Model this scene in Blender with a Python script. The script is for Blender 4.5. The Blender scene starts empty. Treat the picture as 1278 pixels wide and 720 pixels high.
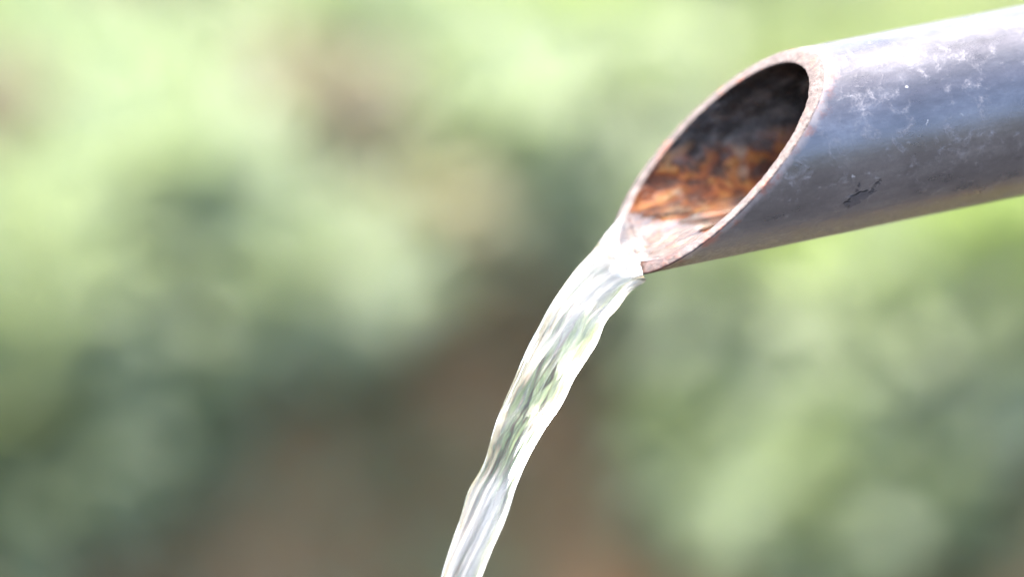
import bpy, math, random
import numpy as np
from mathutils import Vector, Matrix, noise

random.seed(7); rng = np.random.default_rng(7)
scene = bpy.context.scene
R_ = math.radians

# ------------------------------------------------------------------ camera, sky, sun, exposure
PITCH = R_(20.0)
CAM = Vector((0.0, 0.0, 1.25))
D_FOCUS = 0.728
cam_d = bpy.data.cameras.new('camera'); cam = bpy.data.objects.new('camera', cam_d)
scene.collection.objects.link(cam); scene.camera = cam
cam.location = CAM; cam.rotation_euler = (math.pi/2 - PITCH, 0, 0)
cam_d.lens = 100; cam_d.sensor_width = 36; cam_d.clip_start = 0.01; cam_d.clip_end = 2000
cam_d.dof.use_dof = True; cam_d.dof.focus_distance = D_FOCUS - 0.012
cam_d.dof.aperture_fstop = 2.7; cam_d.dof.aperture_blades = 0

SUN_EL, SUN_AZ = R_(60), R_(-60)          # azimuth from +Y (behind the pipe) towards -X
world = bpy.data.worlds.new('World'); scene.world = world; world.use_nodes = True
wn = world.node_tree.nodes; wl = world.node_tree.links
sky = wn.new('ShaderNodeTexSky'); sky.sky_type = 'NISHITA'; sky.sun_disc = False
sky.sun_elevation = SUN_EL; sky.sun_rotation = SUN_AZ
sky.air_density = 0.75; sky.dust_density = 7.0; sky.ozone_density = 1.0
wl.new(sky.outputs[0], wn['Background'].inputs[0]); wn['Background'].inputs[1].default_value = 0.15
sd = bpy.data.lights.new('sun', 'SUN'); sun = bpy.data.objects.new('sun', sd)
scene.collection.objects.link(sun)
sd.energy = 1.1; sd.angle = R_(18.0); sd.color = (1.0, 0.95, 0.87)
sdir = Vector((math.sin(SUN_AZ)*math.cos(SUN_EL), math.cos(SUN_AZ)*math.cos(SUN_EL), math.sin(SUN_EL)))
sun.rotation_euler = (-sdir).to_track_quat('-Z', 'Y').to_euler(); sun.location = (-1, 4, 6)
vs = scene.view_settings
vs.view_transform = 'Standard'; vs.look = 'None'; vs.gamma = 1.0; vs.exposure = 3.05
vs.use_curve_mapping = False
scene.render.engine = 'CYCLES'
cy = scene.cycles
cy.use_denoising = True; cy.max_bounces = 14; cy.transmission_bounces = 12; cy.glossy_bounces = 6
cy.diffuse_bounces = 4; cy.transparent_max_bounces = 8; cy.caustics_reflective = True; cy.caustics_refractive = True
cy.sample_clamp_indirect = 12.0; cy.blur_glossy = 0.3

# ------------------------------------------------------------------ frame helpers (pixel of the 1278x720 photo -> place)
FW = Vector((0, math.cos(PITCH), -math.sin(PITCH))); RT = Vector((1, 0, 0)); UP = Vector((0, math.sin(PITCH), math.cos(PITCH)))
PX = 0.36*D_FOCUS/1278.0                   # metres per photo pixel in the focus plane
def camdir(v): return RT*v[0] + UP*v[1] - FW*v[2]
def at(px, py, d=D_FOCUS):
    k = 0.36*d/1278.0
    return CAM + FW*d + RT*((px-639)*k) + UP*((360-py)*k)
def ray_to(px, py, fn):                    # first point of the ray through a pixel on the ground sheet
    d = 1.0
    while d < 12:
        p = at(px, py, d)
        if p.z <= fn(p.x, p.y): return p
        d += 0.01
    return p

# ------------------------------------------------------------------ small helpers
def link(o): scene.collection.objects.link(o); return o
def mesh_obj(name, V, F, mat, parent=None, smooth=True, attrs=None):
    me = bpy.data.meshes.new(name); me.from_pydata([tuple(v) for v in V], [], [tuple(f) for f in F])
    me.update()
    if smooth: me.polygons.foreach_set('use_smooth', [True]*len(me.polygons))
    for k, (typ, data) in (attrs or {}).items():
        a = me.attributes.new(k, typ, 'POINT')
        a.data.foreach_set('vector' if typ == 'FLOAT_VECTOR' else 'value', np.asarray(data, dtype=np.float32).ravel())
    me.materials.append(mat)
    o = bpy.data.objects.new(name, me); link(o)
    if parent is not None: o.parent = parent
    return o
def empty(name, loc=(0,0,0)):
    o = bpy.data.objects.new(name, None); o.location = loc; o.empty_display_size = 0.05; return link(o)
def tag(o, label=None, cat=None, group=None, kind=None):
    for k, v in (('label', label), ('category', cat), ('group', group), ('kind', kind)):
        if v: o[k] = v
    return o
class NT:
    def __init__(s, name):
        s.m = bpy.data.materials.new(name); s.m.use_nodes = True
        s.t = s.m.node_tree; s.t.nodes.clear(); s.out = s.t.nodes.new('ShaderNodeOutputMaterial')
    def n(s, typ, inp=None, **kw):
        nd = s.t.nodes.new('ShaderNode'+typ)
        for k, v in kw.items(): setattr(nd, k, v)
        for k, v in (inp or {}).items(): s.set(nd, k, v)
        return nd
    def set(s, nd, k, v):
        sock = nd.inputs[k]
        if isinstance(v, bpy.types.NodeSocket): s.t.links.new(v, sock)
        elif isinstance(v, bpy.types.Node): s.t.links.new(v.outputs[0], sock)
        else:
            if sock.type == 'RGBA' and len(v) == 3: v = (*v, 1)
            sock.default_value = v
    def attr(s, name, out='Fac'): return s.n('Attribute', attribute_name=name).outputs[out]
    def math(s, op, a, b=0.0, clamp=False):
        nd = s.n('Math', operation=op, use_clamp=clamp); s.set(nd, 0, a); s.set(nd, 1, b); return nd.outputs[0]
    def ramp(s, fac, stops, interp='LINEAR'):
        nd = s.n('ValToRGB'); s.set(nd, 0, fac); cr = nd.color_ramp; cr.interpolation = interp
        while len(cr.elements) < len(stops): cr.elements.new(0.5)
        for e, (p, c) in zip(cr.elements, stops):
            e.position = p; e.color = (*c, 1) if not isinstance(c, (int, float)) else (c, c, c, 1)
        return nd.outputs[0]
    def mix(s, fac, a, b, blend='MIX'):
        nd = s.n('Mix', data_type='RGBA', blend_type=blend); s.set(nd, 'Factor', fac)
        s.set(nd, 6, a); s.set(nd, 7, b); return nd.outputs[2]
    def noise(s, vec, scale, detail=4, rough=0.55, dist=0.0):
        nd = s.n('TexNoise', {'Scale': scale, 'Detail': detail, 'Roughness': rough, 'Distortion': dist})
        if vec is not None: s.set(nd, 'Vector', vec)
        return nd.outputs[0]
    def mapping(s, vec, scale=(1,1,1), loc=(0,0,0)):
        nd = s.n('Mapping'); s.set(nd, 'Vector', vec); nd.inputs['Scale'].default_value = scale; nd.inputs['Location'].default_value = loc
        return nd.outputs[0]
    def done(s, shader): s.t.links.new(shader if isinstance(shader, bpy.types.NodeSocket) else shader.outputs[0], s.out.inputs[0]); return s.m

# ------------------------------------------------------------------ materials
def mat_galvanised():
    t = NT('galvanised_steel'); c = t.n('TexCoord').outputs['Object']           # object X = pipe axis, metres
    edge = t.attr('edge'); phi = t.attr('phi')
    streak = t.noise(t.mapping(c, (9, 260, 260)), 1.0, 5, 0.6)                   # drawn streaks along the pipe
    cloud = t.noise(t.mapping(c, (40, 95, 95)), 1.0, 6, 0.68); fine = t.noise(c, 900, 3, 0.7); mid = t.noise(c, 190, 5, 0.65, 0.6)
    base = t.ramp(cloud, [(0.30, (0.085,0.085,0.089)), (0.5, (0.145,0.145,0.152)), (0.70, (0.22,0.22,0.229))])
    base = t.mix(t.ramp(streak, [(0.36, 0.55), (0.6, 0.0)]), base, (0.15,0.145,0.155))
    base = t.mix(t.ramp(fine, [(0.35, 0.35), (0.55, 0.0)]), base, (0.13,0.125,0.135))
    # pale zinc-oxide bloom and specks
    bloom = t.math('MULTIPLY', t.ramp(mid, [(0.53, 0.0), (0.68, 1.0)]), t.ramp(fine, [(0.42, 0.1), (0.62, 0.9)]), True)
    vor = t.n('TexVoronoi', {'Vector': t.n('VectorMath', {0: c, 1: t.n('VectorMath', {0: t.n('TexNoise', {'Vector': c, 'Scale': 700.0}).outputs[1], 'Scale': 0.0022}, operation='SCALE').outputs[0]}, operation='ADD').outputs[0], 'Scale': 330.0, 'Randomness': 1.0}); dist = vor.outputs['Distance']
    pick = t.ramp(t.n('SeparateColor', {0: vor.outputs['Color']}).outputs[0], [(0.84, 0.0), (0.98, 1.0)])
    speck = t.math('MULTIPLY', t.ramp(dist, [(0.06, 0.9), (0.20, 0.0)]), pick)
    vor2 = t.n('TexVoronoi', {'Vector': c, 'Scale': 120.0}); pick2 = t.ramp(t.n('SeparateColor', {0: vor2.outputs['Color']}).outputs[1], [(0.90, 0.0), (0.92, 1.0)])
    dspeck = t.math('MULTIPLY', t.ramp(vor2.outputs['Distance'], [(0.06, 1.0), (0.12, 0.0)]), pick2)
    # grainy beige tone on the underside, wider towards the mouth (phi: 0 top, +-1 bottom)
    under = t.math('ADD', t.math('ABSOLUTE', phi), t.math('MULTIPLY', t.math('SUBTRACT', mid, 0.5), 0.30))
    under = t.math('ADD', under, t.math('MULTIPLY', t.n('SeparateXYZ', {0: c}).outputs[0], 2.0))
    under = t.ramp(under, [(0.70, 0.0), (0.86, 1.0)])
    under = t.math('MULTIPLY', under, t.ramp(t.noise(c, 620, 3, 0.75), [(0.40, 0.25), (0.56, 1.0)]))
    # oxide skin and rust bleeding back from the saw cut
    e_n = t.math('ADD', edge, t.math('MULTIPLY', t.math('SUBTRACT', t.noise(c, 240, 4, 0.7), 0.5), 0.0075))
    white = t.ramp(t.math('MULTIPLY', e_n, 100), [(0.02, 0.9), (0.36, 0.0)])
    rustm = t.math('MULTIPLY', t.ramp(t.math('MULTIPLY', e_n, 100), [(0.12, 1.0), (0.45, 0.0)]), t.ramp(t.noise(c, 150, 4, 0.65), [(0.50, 0.0), (0.60, 1.0)]))
    col = t.mix(t.math('MULTIPLY', bloom, 0.42), base, (0.2688,0.2604,0.2772))
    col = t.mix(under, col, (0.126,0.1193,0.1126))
    col = t.mix(t.math('MULTIPLY', white, 0.8), col, (0.252,0.2226,0.2184))
    col = t.mix(t.math('MULTIPLY', rustm, 0.75), col, (0.2268,0.0882,0.0588))
    lip = t.math('MULTIPLY', t.ramp(t.math('ADD', t.attr('tip'), t.math('MULTIPLY', t.math('SUBTRACT', mid, 0.5), 0.3)), [(0.84, 0.0), (0.96, 0.9)]), t.ramp(t.math('MULTIPLY', e_n, 100), [(0.3, 1.0), (0.9, 0.0)]))
    col = t.mix(lip, col, t.ramp(fine, [(0.35, (0.012,0.005,0.004)), (0.55, (0.032,0.011,0.007)), (0.7, (0.075,0.024,0.010))]))
    col = t.mix(t.math('MULTIPLY', speck, 0.8), col, (0.42,0.42,0.43)); col = t.mix(dspeck, col, (0.05,0.05,0.055))
    cover = t.math('MAXIMUM', t.math('MAXIMUM', t.math('MULTIPLY', under, 0.8), white), t.math('MAXIMUM', speck, t.math('MULTIPLY', bloom, 0.7)))
    met = t.math('SUBTRACT', 0.92, t.math('MULTIPLY', cover, 0.85), True)
    rough = t.math('ADD', t.ramp(cloud, [(0.3, 0.24), (0.7, 0.38)]), t.math('MULTIPLY', cover, 0.25))
    h = t.math('ADD', t.math('MULTIPLY', fine, 0.25), t.math('ADD', t.math('MULTIPLY', mid, 0.5), t.math('MULTIPLY', cover, 0.5)))
    b = t.n('Bump', {'Strength': 0.35, 'Distance': 0.00035, 'Height': h})
    return t.done(t.n('BsdfPrincipled', {'Base Color': col, 'Metallic': met, 'Roughness': rough, 'Normal': b}))

def mat_rim():
    t = NT('sawn_rim'); c = t.n('TexCoord').outputs['Object']
    n1 = t.noise(c, 130, 5, 0.7); n2 = t.noise(c, 520, 4, 0.7); low = t.attr('low')
    col = t.ramp(n2, [(0.3, (0.02621,0.01835,0.01769)), (0.5, (0.05897,0.04717,0.04586)), (0.70, (0.09828,0.0865,0.0858))])
    rm = t.math('ADD', n1, t.math('MULTIPLY', low, 0.04))
    col = t.mix(t.ramp(rm, [(0.57, 0.0), (0.66, 0.8)]), col, (0.13,0.045,0.028))
    lip = t.ramp(t.math('ADD', t.attr('tip'), t.math('MULTIPLY', t.math('SUBTRACT', n1, 0.5), 0.25)), [(0.80, 0.0), (0.92, 0.95)])
    col = t.mix(lip, col, t.ramp(n2, [(0.35, (0.012,0.005,0.004)), (0.55, (0.032,0.011,0.007)), (0.7, (0.075,0.024,0.010))]))
    rough = t.math('SUBTRACT', 0.62, t.math('MULTIPLY', low, 0.32))
    b = t.n('Bump', {'Strength': 0.6, 'Distance': 0.0005, 'Height': t.math('ADD', n2, n1)})
    return t.done(t.n('BsdfPrincipled', {'Base Color': col, 'Metallic': 0.1, 'Roughness': rough, 'Normal': b, 'Specular IOR Level': 0.3}))

def mat_inner():
    t = NT('rusted_bore'); c = t.n('TexCoord').outputs['Object']; low = t.attr('low')   # low: 0 crown .. 1 invert
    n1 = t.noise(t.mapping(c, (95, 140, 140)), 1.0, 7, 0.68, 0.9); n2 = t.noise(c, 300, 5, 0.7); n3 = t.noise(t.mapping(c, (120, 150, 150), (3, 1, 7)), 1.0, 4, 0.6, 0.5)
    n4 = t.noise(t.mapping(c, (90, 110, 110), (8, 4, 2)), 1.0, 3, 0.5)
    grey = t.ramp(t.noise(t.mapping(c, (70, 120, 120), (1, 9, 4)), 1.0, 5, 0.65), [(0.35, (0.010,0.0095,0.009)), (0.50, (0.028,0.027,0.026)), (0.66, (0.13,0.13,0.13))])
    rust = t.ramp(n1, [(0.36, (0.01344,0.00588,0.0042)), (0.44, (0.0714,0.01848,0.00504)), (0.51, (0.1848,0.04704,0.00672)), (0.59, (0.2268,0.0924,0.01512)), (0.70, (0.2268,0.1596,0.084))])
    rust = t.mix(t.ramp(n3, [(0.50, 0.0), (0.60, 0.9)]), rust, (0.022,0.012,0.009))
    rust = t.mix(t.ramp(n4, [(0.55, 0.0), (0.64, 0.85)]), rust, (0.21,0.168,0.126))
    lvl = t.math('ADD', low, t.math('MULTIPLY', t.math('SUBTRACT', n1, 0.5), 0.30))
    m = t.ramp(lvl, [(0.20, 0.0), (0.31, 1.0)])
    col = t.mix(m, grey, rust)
    wet = t.math('MULTIPLY', t.ramp(t.math('ADD', t.math('MULTIPLY', t.attr('edge'), 60.0), t.math('MULTIPLY', n1, 0.5)), [(0.65, 1.0), (1.15, 0.0)]), t.ramp(t.attr('tip'), [(0.58, 0.0), (0.78, 1.0)]))
    col = t.mix(t.math('MULTIPLY', wet, 0.9), col, t.ramp(n2, [(0.35, (0.012,0.005,0.004)), (0.55, (0.032,0.011,0.007)), (0.7, (0.075,0.024,0.010))]))   # slimy dark lip where the water always runs
    rough = t.math('ADD', t.math('MULTIPLY', n2, 0.25), t.ramp(n3, [(0.40, 0.42), (0.58, 0.10)]))
    b = t.n('Bump', {'Strength': 1.0, 'Distance': 0.0022, 'Height': t.math('ADD', t.math('MULTIPLY', n2, 0.5), n1)})
    return t.done(t.n('BsdfPrincipled', {'Base Color': col, 'Metallic': 0.0, 'Roughness': rough, 'Normal': b, 'Specular IOR Level': 0.35}))

def mat_water():
    t = NT('running_water'); fl = t.attr('flow', 'Vector')       # x: metres along the flow, y: metres around
    r1 = t.noise(t.mapping(fl, (17, 190, 1)), 1.0, 3, 0.5, 0.35)
    r2 = t.noise(t.mapping(fl, (110, 900, 1), (4, 2, 0)), 1.0, 3, 0.55, 0.4)
    h = t.math('ADD', r1, t.math('MULTIPLY', r2, 0.12))
    b = t.n('Bump', {'Strength': 0.24, 'Distance': 0.0016, 'Height': h})
    glass = t.n('BsdfGlass', {'Color': (0.985,0.995,0.985), 'Roughness': 0.015, 'IOR': 1.333, 'Normal': b})
    # milky threads of entrained bubbles; their white also paints in sky reflection
    a1 = t.noise(t.mapping(fl, (22, 210, 1), (9, 5, 0)), 1.0, 4, 0.6, 0.3)
    air_sheen = t.ramp(t.math('ADD', a1, t.math('MULTIPLY', t.attr('aerate_sheen'), 0.20)), [(0.56, 0.0), (0.82, 0.6)])
    white = t.n('MixShader', {0: 0.5, 1: t.n('BsdfDiffuse', {'Color': (0.36,0.37,0.35), 'Normal': b}), 2: t.n('BsdfTranslucent', {'Color': (0.36,0.37,0.35)})})
    gl = t.n('MixShader', {0: 0.12, 1: white, 2: t.n('BsdfGlossy', {'Roughness': 0.08, 'Normal': b})})
    return t.done(t.n('MixShader', {0: air_sheen, 1: glass, 2: gl}))

def mat_leaf(name, dark, light, trans=0.45, rough=0.42, warm=None):
    t = NT(name); tint = t.attr('tint')
    col = t.ramp(tint, [(0.0, dark), (0.75, light), (1.0, warm or light)])
    p = t.n('BsdfPrincipled', {'Base Color': col, 'Roughness': rough, 'Specular IOR Level': 0.5})
    tr = t.n('BsdfTranslucent', {'Color': t.mix(0.5, col, (light[0]*1.5, light[1]*1.6, light[2]*0.8))})
    return t.done(t.n('MixShader', {0: trans, 1: p, 2: tr}))

def mat_soil():
    t = NT('bare_soil'); c = t.n('TexCoord').outputs['Object']
    a = t.noise(c, 5, 5, 0.6); b_ = t.noise(c, 40, 5, 0.7)
    col = t.ramp(b_, [(0.3, (0.21,0.118,0.052)), (0.55, (0.36,0.215,0.108)), (0.75, (0.45,0.30,0.175))])
    col = t.mix(t.ramp(a, [(0.45, 0.0), (0.62, 0.8)]), col, (0.12,0.10,0.055))
    sy = t.n('SeparateXYZ', {0: c}).outputs[1]
    col = t.mix(t.ramp(sy, [(0.9, 1.0), (1.0, 0.0)]), col, t.ramp(b_, [(0.3, (0.032,0.034,0.038)), (0.7, (0.075,0.077,0.083))]))   # unseen yard under the spout, darkened for its reflection in the pipe
    r = t.n('VectorMath', operation='LENGTH'); t.set(r, 0, c)
    g = t.ramp(t.math('MULTIPLY', r.outputs['Value'], 0.05), [(0.22, 0.0), (0.4, 1.0)])
    col = t.mix(g, col, (0.085,0.095,0.088))
    bp = t.n('Bump', {'Strength': 0.8, 'Distance': 0.02, 'Height': b_})
    return t.done(t.n('BsdfPrincipled', {'Base Color': col, 'Roughness': 0.9, 'Normal': bp}))
def mat_plain(name, col, rough=0.7, metal=0.0):
    t = NT(name); c = t.n('TexCoord').outputs['Object']
    cc = t.mix(t.ramp(t.noise(c, 400, 4, 0.7), [(0.35, 0.0), (0.7, 1.0)]), col, tuple(x*1.6 for x in col))
    return t.done(t.n('BsdfPrincipled', {'Base Color': cc, 'Roughness': rough, 'Metallic': metal}))

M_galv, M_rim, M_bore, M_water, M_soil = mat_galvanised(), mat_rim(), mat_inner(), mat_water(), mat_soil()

# ------------------------------------------------------------------ ground: yard, earth bank, lawn above it
LAWN_Z = 0.56
def edge_y(x):                              # plan line of the bank's upper edge
    return 2.02 + 0.10*math.sin(x*2.1+0.6) + 0.05*math.sin(x*5.3+1.0) + 0.16*math.exp(-((x-0.10)/0.20)**2)
def ground_z(x, y):
    e = edge_y(x); w = 0.62
    u = (y-(e-w))/w
    u = max(0.0, min(1.0, u)); s = u*u*(3-2*u)*0.5 + u*0.5
    z = LAWN_Z*s
    if y > e: z += min((y-e)*0.10, 0.9)
    if abs(x) < 4 and y < 7: z += 0.018*noise.noise((x*6, y*6, 0)) + 0.010*noise.noise((x*17, y*17, 3))
    return z
def axis_pts(lo, hi, fine_lo, fine_hi, step):
    a = list(np.arange(fine_lo, fine_hi+1e-6, step)); g = step
    while a[-1] < hi: g *= 1.35; a.append(min(hi, a[-1]+g))
    g = step
    while a[0] > lo: g *= 1.35; a.insert(0, max(lo, a[0]-g))
    return a
xs = axis_pts(-400, 400, -1.6, 1.6, 0.03); ys = axis_pts(-400, 400, 1.4, 3.4, 0.03)
V = [(x, y, ground_z(x, y)) for y in ys for x in xs]; nx = len(xs)
F = [(j*nx+i, j*nx+i+1, (j+1)*nx+i+1, (j+1)*nx+i) for j in range(len(ys)-1) for i in range(nx-1)]
tag(mesh_obj('ground', V, F, M_soil), 'blurred brown earth bank rising to a green lawn', kind='structure')

# ------------------------------------------------------------------ pipe
ALPHA, PSI = R_(11.7), R_(13.0)
cA, sA, cP, sP = math.cos(ALPHA), math.sin(ALPHA), math.cos(PSI), math.sin(PSI)
AX = camdir((-cA*cP, -sA*cP, sP))           # towards the mouth
E1 = camdir((-sA, cA, 0))                   # up across the pipe
E2 = camdir((cA*sP, sA*sP, cP))             # towards the viewer
C0 = at(890, 202.5)                           # centre of the sloping cut
RO = 119.5*PX; RI = RO - 0.0031
KC, KS = 120*PX, -70*PX                     # cut: s = (r/RO)*(-KC*cos(phi) + KS*sin(phi)); phi 0 = top, + = towards the viewer
PIPE_M = Matrix((( AX.x, E2.x, E1.x, C0.x), (AX.y, E2.y, E1.y, C0.y), (AX.z, E2.z, E1.z, C0.z), (0,0,0,1)))
def cut_s(r, ph): return (r/RO)*(-KC*math.cos(ph) + KS*math.sin(ph)) + 0.00022*noise.noise((math.cos(ph)*5, math.sin(ph)*5, 2.0)) + 0.00016*noise.noise((math.cos(ph)*19, math.sin(ph)*19, 8.0))
def lp(s, r, ph): return (s, r*math.sin(ph), r*math.cos(ph))
pipe = empty('drain_pipe'); pipe.matrix_world = PIPE_M
tag(pipe, 'weathered grey galvanised steel pipe with slant-cut rusty mouth pouring water', 'pipe')
NP = 288; BACK = -1.3
def tube(r, cut_off, name, mat, inward):
    dist = [0, .0004, .0008, .0014, .002, .003, .0045, .006, .008, .011, .014, .018, .023, .03, .038, .048, .06, .075, .1, .14, .2, .3, .45, .7, 1.0]
    V, F, edge, phi, low, tip = [], [], [], [], [], []
    for d in dist + [None]:
        for j in range(NP):
            ph = 2*math.pi*j/NP; s = cut_s(r, ph) - cut_off
            s = BACK if d is None else s - d
            q = ph if ph <= math.pi else ph-2*math.pi
            rr = r
            if not inward: rr += 0.00010*noise.noise((s*30, math.cos(ph)*1.5, math.sin(ph)*1.5))
            else: rr += 0.0004*noise.noise((s*160, math.cos(ph)*4, math.sin(ph)*4)) + 0.0002*noise.noise((s*420, math.cos(ph)*10, math.sin(ph)*10)) if d is None or d > .001 else 0
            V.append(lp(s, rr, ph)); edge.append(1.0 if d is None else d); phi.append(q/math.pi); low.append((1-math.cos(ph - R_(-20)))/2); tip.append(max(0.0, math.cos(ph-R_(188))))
    nr = len(dist)+1
    for i in range(nr-1):
        for j in range(NP):
            a, b = i*NP+j, i*NP+(j+1)%NP; c, d = (i+1)*NP+(j+1)%NP, (i+1)*NP+j
            F.append((a, d, c, b) if inward else (a, b, c, d))
    return mesh_obj(name, V, F, mat, pipe, attrs={'edge': ('FLOAT', edge), 'phi': ('FLOAT', phi), 'low': ('FLOAT', low), 'tip': ('FLOAT', tip)})
BEV = 0.0007
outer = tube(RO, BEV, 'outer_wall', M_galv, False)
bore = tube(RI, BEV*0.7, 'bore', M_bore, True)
# sawn rim with softened, slightly ragged edges
V, F, low, tip = [], [], [], []
prof = [(0.0, -BEV), (0.04, -BEV*0.45), (0.12, -BEV*0.12), (0.28, 0.0), (0.5, 0.00005), (0.74, 0.0), (0.9, -BEV*0.1), (0.97, -BEV*0.35), (1.0, -BEV*0.7)]
for u, ds in prof:
    for j in range(NP):
        ph = 2*math.pi*j/NP; r = RO + (RI-RO)*u
        n = 0.00022*noise.noise((math.cos(ph)*30, math.sin(ph)*30, u*6)) if 0 < u < 1 else 0
        V.append(lp(cut_s(r, ph) + ds + n, r, ph)); low.append(max(0.0, -math.cos(ph))**0.7); tip.append(max(0.0, math.cos(ph-R_(188))))
for i in range(len(prof)-1):
    for j in range(NP):
        F.append((i*NP+j, (i+1)*NP+j, (i+1)*NP+(j+1)%NP, i*NP+(j+1)%NP))
rim = mesh_obj('cut_rim', V, F, M_rim, pipe, attrs={'low': ('FLOAT', low), 'tip': ('FLOAT', tip)})
tag(rim, 'pale sawn rim with pink rust')
# dark scuff on the outer wall: small ragged plates lying on the curve
def on_pipe(px, py):
    o = CAM; d = (at(px, py) - CAM).normalized()
    Mi = PIPE_M.inverted(); lo = Mi @ o; ld = (Mi.to_3x3() @ d)
    a = ld.y**2+ld.z**2; b = 2*(lo.y*ld.y+lo.z*ld.z); c = lo.y**2+lo.z**2-(RO+0.00022)**2
    tt = (-b-math.sqrt(max(0, b*b-4*a*c)))/(2*a); return lo + ld*tt
def scuff(px_poly):
    cx = sum(p[0] for p in px_poly)/len(px_poly); cy_ = sum(p[1] for p in px_poly)/len(px_poly)
    V = [on_pipe(cx, cy_)] + [on_pipe(*p) for p in px_poly]; n = len(px_poly)
    return V, [(0, i+1, (i+1) % n+1) for i in range(n)]
M_scuff = mat_plain('dark_scuff', (0.065,0.063,0.068), 0.55, 0.5)
SV, SF = [], []
srng = random.Random(5)
def stroke(x0, y0, x1, y1, spread, n, size):
    for _ in range(n):
        k_ = srng.random(); cx = x0+(x1-x0)*k_ + srng.gauss(0, spread); cy_ = y0+(y1-y0)*k_ + srng.gauss(0, spread)
        m = srng.randint(5, 7); a0 = srng.random()*6.28; poly = []
        for q in range(m):
            a = a0 + q*6.283/m; rr = size*srng.uniform(.4, 1.3); poly.append((cx + math.cos(a)*rr*1.5, cy_ + math.sin(a)*rr*.8 - math.cos(a)*rr*.5))
        v, f = scuff(poly); k = len(SV); SV.extend(v); SF.extend(tuple(i+k for i in ff) for ff in f)
stroke(1056, 257, 1084, 240, 2.2, 42, 2.6); stroke(1070, 240, 1074, 229, .5, 8, 1.2); stroke(1086, 240, 1103, 222, .8, 13, 1.2); stroke(1078, 246, 1094, 238, 1.5, 9, 1.2)
sc_o = mesh_obj('scuff_mark', SV, SF, M_scuff, pipe); tag(sc_o, 'small dark scuff mark on the grey pipe')

# ------------------------------------------------------------------ water
Mi = PIPE_M.inverted()
def w2l(p): return Mi @ p
NS = 176                                     # points round a section
def sec_channel(s, level, x0, x1):
    """water lying in the bore at station s: upper surface at height level, x0 (far) .. x1 (near); lower side follows the bore"""
    P = []
    h = NS//2
    for j in range(h):                       # top surface far -> near
        x = x0 + (x1-x0)*(0.5-0.5*math.cos(math.pi*j/h)); u = (x-x0)/(x1-x0)
        P.append((s, x, level + 0.0010*(2*u-1)**2 - 0.0006))
    for j in range(NS-h):                    # bottom near -> far
        x = x1 + (x0-x1)*(0.5-0.5*math.cos(math.pi*j/(NS-h)))
        z = -math.sqrt(max(0.0, (RI-0.00005)**2 - x*x)); P.append((s, x, min(z, level)))
    return [PIPE_M @ Vector(p) for p in P]
def sec_jet(pl, pr, thick, depth, skew=0.0):
    """falling stream: far-left edge pl and near-right edge pr in photo pixels at a given distance"""
    a, b = at(*pl, depth), at(*pr, depth-0.001); c = (a+b)/2; mj = (b-a)/2
    fl = mj.cross(FW).normalized(); mn = mj.cross(fl).normalized()
    if mn.dot(UP) < 0 : mn = -mn
    mn = -FW if abs(mn.dot(FW)) > .5 else mn
    if mn.dot(FW) > 0: mn = -mn               # mn points at the viewer
    P = []
    for j in range(NS):
        th = 2*math.pi*j/NS
        ct, st = -math.cos(th), math.sin(th)
        P.append(c + mj*ct + mn*(thick*st))
    return P
secs, aer = [], []
def chord(level): return math.sqrt(RI*RI-level*level)
def sec_arc(s_px, w, pL, pR, rise=0.0008, over=0.0, rb=None):
    """water lying in the bore between two angles; w blends from a square section to one lying along the sawn lip"""
    pL, pR = R_(pL), R_(pR); h = NS//2
    if pL < 0: pL += 2*math.pi                # far side runs pi .. 3pi/2
    def pt(ph, r):
        c = cut_s(r, ph)
        s = (1-w)*s_px*PX + w*c
        return Vector(lp(min(s, c-0.0002) + over*w, r, ph))
    rb = rb or RI-0.00005; a, b = pt(pL, rb), pt(pR, rb); P = []
    for j in range(h):
        u = 0.5-0.5*math.cos(math.pi*j/h); q = a.lerp(b, u); q.z += rise*math.sin(math.pi*u); P.append(q)
    for j in range(NS-h):
        u = 0.5-0.5*math.cos(math.pi*j/(NS-h)); P.append(pt(pR + (pL-pR)*u, rb))
    return [PIPE_M @ p for p in P]
for s_px, w, pL, pR, a in ((-420,0,-115,155,.0), (-260,0,-115,155,.0), (-140,0,-115,155,.0), (-60,0,-114,154,.05), (-10,.1,-113,152,.1), (30,.3,-112,152,.1), (60,.5,-112,160,.05), (80,.7,-112,172,.0), (95,.9,-113,182,.0)):
    secs.append(sec_arc(s_px, w, pL, pR)); aer.append(a)
secs.append(sec_arc(118, 1.0, -114, 186, 0.0010, 0.0012)); aer.append(.25)
secs.append(sec_arc(118, 1.0, -123, 174, 0.0014, 0.0020, RO+0.0003)); aer.append(.7)
# photo edges of the stream: left edge, right edge, half thickness (m), distance, white from aeration and painted sky reflection
jet = [((740,313),(806,351),.0036,.727,1.7), ((718,337),(787,365),.0046,.725,1.5), ((700,362),(771,385),.0048,.723,1.15),
       ((685,386),(755,402),.0050,.721,.75), ((671,413),(744,428),.0050,.720,.4), ((656,441),(730,450),.0050,.719,.25), ((641,474),(715,474),.0050,.717,.0),
       ((626,505),(700,505),.0048,.716,.0), ((612,540),(680,537),.0046,.714,.1), ((602,578),(657,580),.0046,.713,.4),
       ((584,612),(644,612),.0044,.712,1.05), ((572,645),(634,645),.0043,.711,1.05), ((560,680),(619,680),.0042,.710,1.05), ((549,718),(602,718),.0041,.709,1.05), ((537,760),(588,760),.0040,.708,.5)]
for pl, pr, th, d, a in jet: secs.append(sec_jet(pl, pr, th, d)); aer.append(a)
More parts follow.
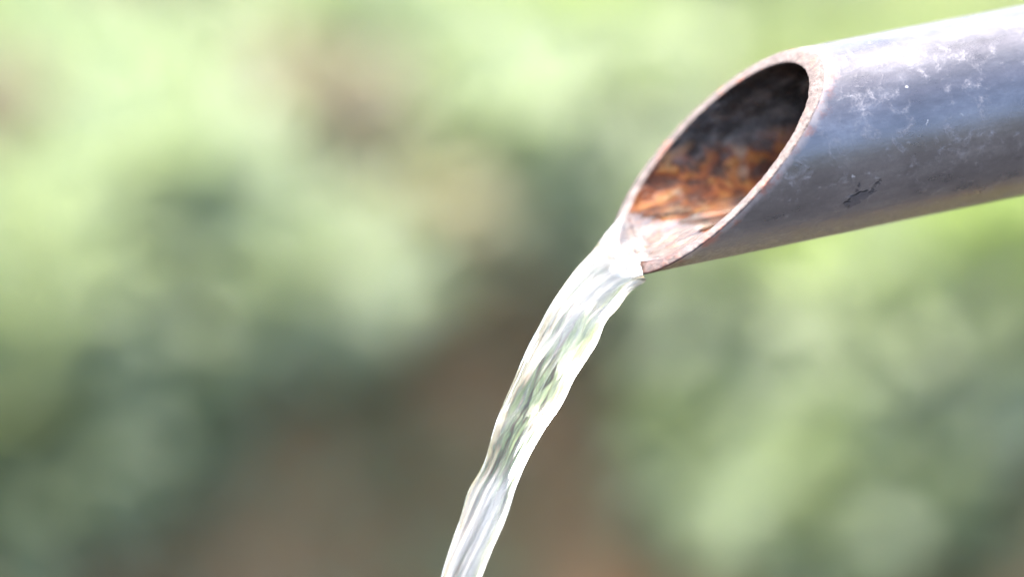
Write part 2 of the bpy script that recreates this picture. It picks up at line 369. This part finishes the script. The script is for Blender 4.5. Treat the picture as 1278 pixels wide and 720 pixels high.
# on below the frame to the ground, along the same fall
base = np.array([tuple(p) for p in secs[-1]]); cen = base.mean(0); prev = np.array([tuple(p) for p in secs[-3]]).mean(0)
v = (cen-prev); v = v/np.linalg.norm(v)*1.35; g = 9.81; tt = 0.0
while True:
    tt += 0.03; off = v*tt + np.array((0, 0, -0.5*g*tt*tt)); c2 = cen+off
    sc_ = 0.55 + 0.45*math.exp(-tt*5)
    Q = c2 + (base-cen)*sc_; secs.append([Vector(q) for q in Q]); aer.append(0.6)
    if c2[2] < 0.0: break
# Catmull-Rom through the sections
A = np.array([[tuple(p) for p in s] for s in secs])            # K x NS x 3
K = len(A); cens = A.mean(1)
S, AE = [], []
for i in range(K-1):
    p0, p1, p2, p3 = A[max(i-1,0)], A[i], A[i+1], A[min(i+2,K-1)]
    ln = np.linalg.norm(cens[i+1]-cens[i]); m = max(2, min(26, int(ln/0.00035)))
    for k in range(m):
        t = k/m
        S.append(0.5*((2*p1) + (-p0+p2)*t + (2*p0-5*p1+4*p2-p3)*t*t + (-p0+3*p1-3*p2+p3)*t**3)); AE.append(aer[i]*(1-t)+aer[i+1]*t)
S.append(A[-1]); AE.append(aer[-1]); S = np.array(S); nst = len(S)
cen = S.mean(1); alen = np.concatenate([[0], np.cumsum(np.linalg.norm(np.diff(cen, axis=0), axis=1))])
# ripples and ridges: displaced along the section's outward direction
lip_len = alen[np.argmin(np.linalg.norm(cen - np.array(tuple(at(775,323))), axis=1))]
V, flow, aer_sheen_v = [], [], []
for i in range(nst):
    out = S[i] - cen[i]; rad = np.linalg.norm(out, axis=1).max()
    nxt, prv = np.roll(S[i], -1, 0), np.roll(S[i], 1, 0); tang = nxt-prv
    ax = cen[min(i+1, nst-1)] - cen[max(i-1, 0)]; nrm = np.cross(tang, ax); ln = np.linalg.norm(nrm, axis=1, keepdims=True); ln[ln < 1e-12] = 1
    nrm = nrm/ln
    if (nrm*out).sum() < 0: nrm = -nrm
    u = alen[i]-lip_len; free = min(1.0, max(0.0, (u+0.002)/0.012))
    per = np.concatenate([[0], np.cumsum(np.linalg.norm(np.diff(S[i], axis=0), axis=1))])
    for j in range(NS):
        th = 2*math.pi*j/NS; tw = th + u*16*free
        x, y = math.cos(tw), math.sin(tw)
        top = 1.0 if (j < NS//2) else 0.0
        w = free + (1-free)*top*0.55*math.sin(math.pi*min(1, j/(NS/2)))
        d = 0.0008*noise.noise((u*22, x*1.2, y*1.2)) - 0.00065*abs(noise.noise((u*30, x*2.3+5, y*2.3)))*1.4 + 0.0002*noise.noise((u*60, x*5, y*5+3)) + 0.00005*noise.noise((u*200, x*14, y*14+7))
        p = S[i][j] + nrm[j]*(d*w)
        V.append(p); flow.append((u, per[j] + u*0.12*free, 0)); aer_sheen_v.append(AE[i])
F = [(i*NS+j, (i+1)*NS+j, (i+1)*NS+(j+1)%NS, i*NS+(j+1)%NS) for i in range(nst-1) for j in range(NS)]
F.append(tuple(range(NS))); F.append(tuple((nst-1)*NS + j for j in reversed(range(NS))))
stream = mesh_obj('water_stream', V, F, M_water, attrs={'flow': ('FLOAT_VECTOR', flow), 'aerate_sheen': ('FLOAT', aer_sheen_v)})
tag(stream, 'clear twisting stream of water falling from the slant-cut pipe mouth', 'water')

# ------------------------------------------------------------------ planting
def leaf_cloud(n, centre_fn, size, up=0.5, width=0.45):
    """n folded leaves; centre_fn -> (point, outward)"""
    V, F, T = [], [], []
    for _ in range(n):
        p, o = centre_fn()
        d = (Vector(o)*1.0 + Vector((random.gauss(0,.5), random.gauss(0,.5), random.gauss(0,.4)+up*.3))).normalized()
        nn = Vector((random.gauss(0,.45), random.gauss(-.35,.45), random.gauss(.9,.4))); side = d.cross(nn).normalized(); nrm = side.cross(d)
        L = size*random.uniform(.6, 1.25); W = L*width*.5
        a = Vector(p); k = len(V); t = random.random()
        V += [a, a+d*L*.35+side*W+nrm*W*.35, a+d*L*.45, a+d*L*.35-side*W+nrm*W*.35, a+d*L*.75+side*W*.7+nrm*W*.1, a+d*L*.75-side*W*.7+nrm*W*.1, a+d*L-nrm*L*.15]
        F += [(k,k+1,k+2),(k,k+2,k+3),(k+1,k+4,k+6,k+2),(k+3,k+2,k+6,k+5)]; T += [t]*7
    return V, F, T
def stems(pts, base, r):
    V, F = [], []
    for tip in pts:
        b = Vector(base) + Vector((random.gauss(0,.015), random.gauss(0,.015), -0.02)); tip = Vector(tip)
        mid = (b+tip)/2 + Vector((random.gauss(0,.02), random.gauss(0,.02), .01))
        k = len(V)
        for c, rr in ((b, r), (mid, r*.75), (tip, r*.3)):
            for q in range(6):
                V.append(c + Vector((math.cos(q*math.pi/3)*rr, math.sin(q*math.pi/3)*rr, 0)))
        for i in range(2):
            for q in range(6): F.append((k+i*6+q, k+i*6+(q+1)%6, k+(i+1)*6+(q+1)%6, k+(i+1)*6+q))
    return V, F
M_stem = mat_plain('plant_stem', (0.09,0.075,0.04), 0.8)
PAL = {
 'lime':  mat_leaf('leaf_lime',  (0.1932,0.2604,0.1008), (0.3024,0.378,0.168), 0.5, 0.45),
 'green': mat_leaf('leaf_green', (0.16,0.21,0.13), (0.245,0.30,0.195), 0.4, 0.40),
 'sage':  mat_leaf('leaf_sage',  (0.21,0.255,0.17), (0.325,0.38,0.26), 0.35, 0.38),
 'dark':  mat_leaf('leaf_dark',  (0.15,0.19,0.11), (0.225,0.275,0.16), 0.3, 0.38),
 'olive': mat_leaf('leaf_olive', (0.17,0.165,0.09), (0.26,0.245,0.145), 0.35, 0.5),
 'mint':  mat_leaf('leaf_mint',  (0.21,0.2646,0.1764), (0.294,0.3486,0.252), 0.4, 0.35),
 'straw': mat_leaf('leaf_straw', (0.1428,0.1218,0.0924), (0.2436,0.2142,0.1722), 0.4, 0.6),
}
def plant(name, label, cat, px, py, rx, rz, n, size, pal, lift=0.0, ry=None, pull=0.0):
    p = ray_to(px, py, ground_z); base = Vector((p.x, p.y - pull, ground_z(p.x, p.y-pull)))
    ry = ry or rx; root = empty(name, base)
    cz = rz*0.9 + lift
    def fn():
        while True:
            q = Vector((random.uniform(-1,1), random.uniform(-1,1), random.uniform(-1,1)))
            l = q.length
            if 0.25 < l <= 1: break
        lump = 0.75 + 0.35*noise.noise((q.x*2.3+px, q.y*2.3+py, q.z*2.3))
        return Vector((q.x*rx*lump, q.y*ry*lump, cz + q.z*rz*lump)), q/l
    V, F, T = leaf_cloud(n, fn, size)
    f = mesh_obj('foliage', V, F, PAL[pal], root, smooth=False, attrs={'tint': ('FLOAT', T)})
    sv, sf = stems([fn()[0]*0.8 for _ in range(9)], (0,0,0), 0.004); mesh_obj('stem', sv, sf, M_stem, root)
    return tag(root, label, cat, 'plants on the bank behind the pipe')
W = 0.36*2.0/1278                              # metres per photo pixel about 2 m away
plants = [
 # name, label, px, py, rx, rz, n, size, palette
 ('leafy_shrub', 'blurred dark green shrub filling the bottom left corner', 40, 700, .09, .10, 420, .055, 'dark'),
 ('leafy_shrub', 'blurred grey-green shrub at the left edge, above the dark corner shrub', 60, 520, .12, .08, 520, .05, 'sage'),
 ('leafy_plant', 'small blurred mid green plant low on the left, beside the brown earth', 190, 610, .055, .06, 260, .05, 'green'),
 ('leafy_plant', 'blurred pale sage plant left of centre, above the brown earth', 330, 440, .13, .06, 420, .05, 'sage'),
 ('leafy_plant', 'blurred olive plant just left of the falling water', 500, 400, .07, .06, 220, .05, 'olive'),
 ('leafy_shrub', 'blurred blue-green shrub left of the pipe mouth at mid height', 590, 300, .09, .07, 460, .05, 'sage'),
 ('leafy_shrub', 'blurred sage shrub directly below the pipe mouth', 900, 430, .12, .075, 520, .05, 'sage'),
 ('leafy_shrub', 'blurred grey-green shrub with round pale highlights at lower right', 1150, 560, .11, .09, 560, .055, 'sage'),
 ('leafy_plant', 'blurred green plant at the bottom, right of the brown earth', 870, 660, .06, .07, 300, .05, 'green'),
 ('leafy_shrub', 'blurred green shrub in the bottom right corner', 1060, 710, .13, .07, 520, .055, 'green'),
 ('leafy_shrub', 'blurred dark green shrub at the right edge below the bright grass', 1275, 520, .06, .07, 340, .05, 'dark'),
 ('leafy_shrub', 'blurred bright lime shrub at the right edge, under the pipe', 1250, 420, .12, .08, 560, .05, 'lime'),
 ('dry_plant', 'blurred straw-coloured dry plant at upper left, among pale greens', 390, 235, .07, .05, 220, .05, 'straw'),
 ('dry_plant', 'blurred pinkish grey dry plant at the left edge, mid height', 20, 290, .05, .05, 200, .05, 'straw'),
 ('leafy_plant', 'blurred light green plant at the left, below the straw-coloured plants', 170, 330, .13, .06, 460, .05, 'mint'),
 ('leafy_plant', 'blurred pale sage plant at the far left edge, half way down', 40, 400, .09, .05, 320, .05, 'mint'),
 ('leafy_plant', 'blurred pale grey-green plant low on the left, above the small mid green one', 200, 500, .09, .05, 320, .05, 'sage'),
 ('leafy_plant', 'blurred light lime plant at the right, below the grey pipe', 1060, 370, .12, .05, 420, .05, 'lime'),
 ('leafy_plant', 'blurred pale mint plant at upper left, left of the straw-coloured one', 130, 165, .12, .04, 420, .05, 'mint'),
 ('leafy_plant', 'blurred pale mint plant at the top, left of centre', 420, 60, .11, .04, 380, .05, 'mint'),
 ('leafy_plant', 'blurred mint plant between the straw-coloured plant and the pipe mouth', 560, 120, .08, .04, 300, .05, 'mint'),
 ('leafy_plant', 'blurred vivid lime plant at the top centre', 690, 60, .10, .045, 360, .05, 'lime'),
 ('leafy_plant', 'blurred sage plant just left of the top of the pipe mouth', 770, 190, .09, .05, 360, .05, 'sage'),
 ('dry_plant', 'blurred cream dry plant at the top edge, far left', 190, 30, .06, .035, 160, .05, 'straw'),
 ('leafy_plant', 'blurred green plant in the top left corner', 60, 90, .08, .035, 240, .05, 'green'),
 ('leafy_plant', 'blurred green plant at the top edge above the pipe', 930, 20, .12, .05, 360, .05, 'green'),
]
for (nm, lb, px, py, rx, rz, n, size, pal) in plants:
    plant(nm, lb, nm.split('_')[1], px, py, rx, rz, n, size, pal)

# lawn on top of the bank
def grass(name, n, box, hgt, mat, label, keep):
    V, F, T = [], [], []
    while n:
        x, y = random.uniform(*box[:2]), random.uniform(*box[2:])
        if not keep(x, y): continue
        n -= 1; z = ground_z(x, y); a = random.uniform(0, 6.283); h = hgt*random.uniform(.5, 1.2); w = random.uniform(.002, .0045)
        dx, dy = math.cos(a), math.sin(a); lean = h*random.uniform(.1, .8); b = random.uniform(0, 6.283); lx, ly = math.cos(b)*lean, math.sin(b)*lean
        k = len(V)
        V += [(x-dx*w, y-dy*w, z-.004), (x+dx*w, y+dy*w, z-.004), (x+dx*w*.8+lx*.4, y+dy*w*.8+ly*.4, z+h*.6), (x-dx*w*.8+lx*.4, y-dy*w*.8+ly*.4, z+h*.6), (x+lx, y+ly, z+h)]
        F += [(k,k+1,k+2,k+3), (k+3,k+2,k+4)]
        T += [min(1, max(0, random.random()*.6 + .4*(0.5+noise.noise((x*5, y*5, 4)))))]*5
    tag(mesh_obj(name, V, F, mat, smooth=False, attrs={'tint': ('FLOAT', T)}), label, 'grass', kind='stuff')
M_grass = mat_leaf('grass_blade', (0.1596,0.21,0.1092), (0.2352,0.2898,0.1722), 0.5, 0.40, (0.3024,0.3024,0.2184))
grass('lawn_grass', 90000, (-2.3, 2.3, 1.9, 4.6), .07, M_grass, 'blurred bright green sunlit grass across the top of the picture', lambda x, y: y > edge_y(x)-0.05)

# low weeds scattered over the bank face
def weeds(n, mat, seed, thr, label, name):
    def fn():
        while True:
            x, y = random.uniform(-1.7, 1.7), random.uniform(1.05, 2.1)
            bare = math.exp(-((x+0.09-(y-1.6)*0.35)/0.21)**2)*1.15*max(0.25, min(1, (1.86-y)/0.16))
            if noise.noise((x*4.5+seed, y*4.5, seed))*0.9 + 0.35 - bare > thr + random.uniform(-.25, .25): break
        return Vector((x, y, ground_z(x, y)+random.uniform(0, .03))), Vector((0, -.5, .6))
    V, F, T = leaf_cloud(n, fn, .035, 0.4, 0.5)
    tag(mesh_obj(name, V, F, mat, smooth=False, attrs={'tint': ('FLOAT', T)}), label, 'weeds', kind='stuff')
weeds(10500, PAL['green'], 3.1, 0.15, 'blurred low green weeds scattered over the earth bank', 'low_weeds')
weeds(11000, PAL['olive'], 9.4, -0.45, 'blurred olive weeds thinly scattered over the brown earth', 'olive_weeds')
